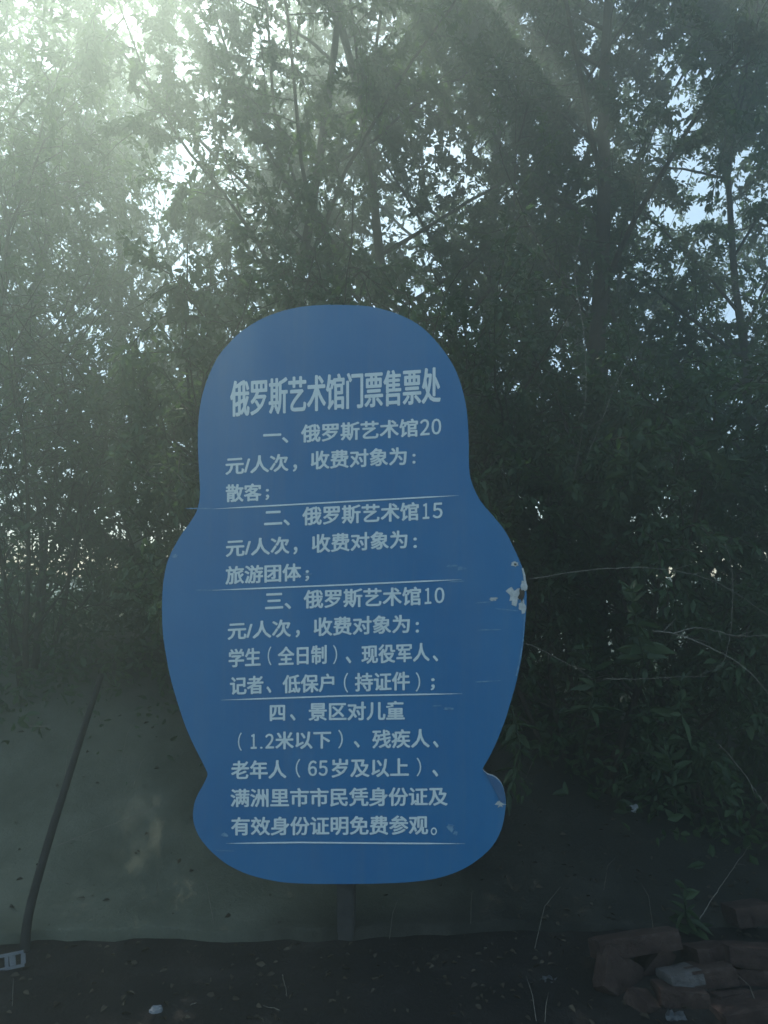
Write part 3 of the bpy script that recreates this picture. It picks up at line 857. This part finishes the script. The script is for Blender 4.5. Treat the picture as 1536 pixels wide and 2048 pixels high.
for lb, pts, Yd, r in VINES:
    rs = random.Random(len(lb) * 7 + int(pts[0][0]))
    P = [at(x, y, Yd + 0.05 * math.sin(i * 1.3)) for i, (x, y) in enumerate(pts)]
    P = smooth_path(P, 7)
    P = [p + Vector((rs.uniform(-1, 1), rs.uniform(-1, 1), rs.uniform(-1, 1))) * 0.0015 for p in P]
    T = Tubes()
    r *= 0.78
    T.add(P, [r * (1 - 0.55 * i / len(P)) for i in range(len(P))], 5)
    for _ in range(2):
        i = rs.randrange(2, len(P) - 2)
        d = (P[i + 1] - P[i]).normalized() + Vector((rs.uniform(-1, 1), rs.uniform(-.5, .5), rs.uniform(-1, 1)))
        L = rs.uniform(0.02, 0.06)
        T.add([P[i], P[i] + d * L * 0.5, P[i] + d * L + Vector((0, 0, -0.004))], [r * 0.6, r * 0.45, r * 0.2], 4)
    tag(T.build('dry_stem', M['vine']), lb, 'stem', 'bare stems and vines around the sign')

# ------------------------------------------------------------------ leafy weeds
def weed(label, px0, py0, px1, py1, Yd, n, leaf_len, seed, whorl=5):
    rs = np.random.RandomState(seed)
    p0, p1 = at(px0, py0, Yd), at(px1, py1, Yd - 0.03)
    root = empty('weed', p0, label, 'weed', 'leafy weeds beside the sign')
    mid = (p1 - p0) * 0.5 + Vector((rs.normal() * 0.02, rs.normal() * 0.02, 0))
    P = smooth_path([Vector((0, 0, 0)), mid, p1 - p0], 8)
    T = Tubes(); T.add(P, [0.004 * (1 - 0.6 * i / len(P)) for i in range(len(P))], 6)
    T.build('stem', M['weed'], root)
    pos, dr, ln = [], [], []
    for k in range(n):
        t = 0.12 + 0.88 * (k + 0.5) / n
        i = min(int(t * (len(P) - 1)), len(P) - 2)
        ax = (P[i + 1] - P[i]).normalized()
        for q in range(whorl):
            a = 6.283 * q / whorl + k * 1.1 + rs.rand() * 0.5
            s = ax.orthogonal().normalized(); s2 = ax.cross(s)
            d = (s * math.cos(a) + s2 * math.sin(a)) * 0.9 + ax * (0.25 + 0.5 * t)
            pos.append(P[i]); dr.append(np.array(d) + rs.normal(size=3) * 0.32); ln.append(leaf_len * (1.15 - 0.5 * t) * (0.4 + 0.8 * rs.rand()))
    pos, dr, ln = np.array(pos), np.array(dr), np.array(ln)
    leaves_mesh('leaves', pos, dr, ln, ln * 0.30, M['weed'], root, rs, 0.2, 0.25, 1.0)
    return root
weed('leafy weed hanging close against the lower right side of the sign', 1025, 1420, 1012, 1600, 2.50, 6, 0.085, 1)
weed('bright leafy weed top level with the worn right edge of the sign', 1290, 1330, 1265, 1170, 2.62, 7, 0.12, 2, 6)
weed('star leaved weed below the worn right edge of the sign', 1175, 1440, 1165, 1285, 2.62, 6, 0.11, 3, 5)
weed('small weed under the short level twig', 1365, 1450, 1362, 1360, 2.62, 3, 0.10, 4, 5)
weed('drooping weed right of the narrow waist of the sign', 1345, 1590, 1330, 1480, 2.62, 4, 0.10, 5, 5)
weed('low leafy weed rising behind the brick heap', 1385, 1880, 1372, 1770, 2.46, 5, 0.09, 6, 5)
weed('broad leaved weed in shade high at the right edge', 1430, 980, 1440, 860, 2.8, 5, 0.12, 7, 5)
weed('pale leaved weed in the dark gap right of the sign neck', 1265, 960, 1260, 870, 2.75, 5, 0.11, 8, 5)

# ------------------------------------------------------------------ ground litter nobody could count
rs = np.random.RandomState(77)
n = 5200
lx, ly = rs.uniform(-2.0, 2.2, n), rs.uniform(1.9, 4.2, n)
keep = rs.rand(n) < np.where(ly > 2.42, np.where(lx < 0.4, 0.07, 0.8), 0.55)
lx, ly = lx[keep], ly[keep]
lz = floor_zs(lx, ly) + 0.003
n = len(lx)
dd = rs.normal(size=(n, 3)); dd[:, 2] *= 0.12
ln = rs.uniform(0.008, 0.03, n)
o = leaves_mesh('leaf_litter', np.stack([lx, ly, lz], 1), dd, ln, ln * 0.5, M['litter'], None, rs, 0.4, 0.0, 2.0)
tag(o, 'dead leaves scattered over the dark soil and the added reflection bank', 'litter', kind='stuff')
n = 42000
lx = rs.uniform(-5.5, 5.5, n)
u = rs.rand(n)
ly = np.where(lx < 0.3, 3.45 + 0.3 * np.sin(lx * 4.0), 3.0 + 0.5 * (1 - sstep(0.3, 1.3, lx))) + u ** 1.2 * 4.2 + rs.normal(size=n) * 0.12
hz_ = (0.10 + 0.62 * sstep(0, 0.25, u)) * (0.55 + 0.45 * np.sin(lx * 3.1 + ly * 2.3) * np.sin(ly * 1.7 - lx * 1.9)) * rs.rand(n)
lz = floor_zs(lx, ly) + 0.02 + np.maximum(hz_, 0)
dd = rs.normal(size=(n, 3)); dd[:, 2] += 0.4
m_ = 900
ax, at_ = rs.uniform(-2.2, 0.4, m_), rs.rand(m_) ** 0.16
ax = np.round(ax * 3.1) / 3.1 + rs.normal(size=m_) * 0.07
ay = 2.75 + at_ * 0.95
az = floor_zs(ax, ay) + 0.01 + rs.rand(m_) * 0.16 * at_
lx, ly, lz = np.concatenate([lx, ax]), np.concatenate([ly, ay]), np.concatenate([lz, az])
dd = np.concatenate([dd, rs.normal(size=(m_, 3)) + np.array([0, 0, 0.6])])
ln = np.concatenate([rs.uniform(0.03, 0.075, n), rs.uniform(0.02, 0.05, m_)])
o = leaves_mesh('undergrowth', np.stack([lx, ly, lz], 1), dd, ln, ln * 0.42, M['leaf_c'], None, rs)
tag(o, 'low tangled undergrowth filling the ground beneath the shrubs', 'undergrowth', kind='stuff')
T = Tubes()
rr = random.Random(5)
for _ in range(45):
    x, y = rr.uniform(-1.9, 2.1), rr.uniform(2.0, 3.6)
    z = floor_z(x, y)
    h = rr.uniform(0.05, 0.22)
    a = rr.uniform(0, 6.28); l = rr.uniform(0.1, 0.9)
    T.add([(x, y, z - 0.01), (x + math.cos(a) * h * l * 0.4, y + math.sin(a) * h * l * 0.4, z + h * 0.6), (x + math.cos(a) * h * l, y + math.sin(a) * h * l, z + h * 0.9)], [0.0012, 0.0009, 0.0003], 3, False)
tag(T.build('dry_grass', M['vine']), 'thin dry grass stalks sprinkled over the added reflection bank and soil', 'grass', kind='stuff')

# ------------------------------------------------------------------ added volume for the veiling glare of a dirty window
m, n_, out = new_mat('glare_haze')
pv = n_.nodes.new('ShaderNodeVolumePrincipled')
pv.inputs['Color'].default_value = (0.80, 0.97, 0.83, 1)
pv.inputs['Density'].default_value = 0.074
pv.inputs['Anisotropy'].default_value = 0.70
n_.links.new(pv.outputs[0], out.inputs['Volume'])
bm = bmesh.new()
box(bm, Vector((0, 5, 4.0)), 24, 22, 10.5)
me = bpy.data.meshes.new('glare_haze'); bm.to_mesh(me); bm.free()
hz = link_mesh('glare_haze', me, m)
tag(hz, 'added pale volume standing in for window glare in front of the trees', 'glare_haze', kind='stuff')
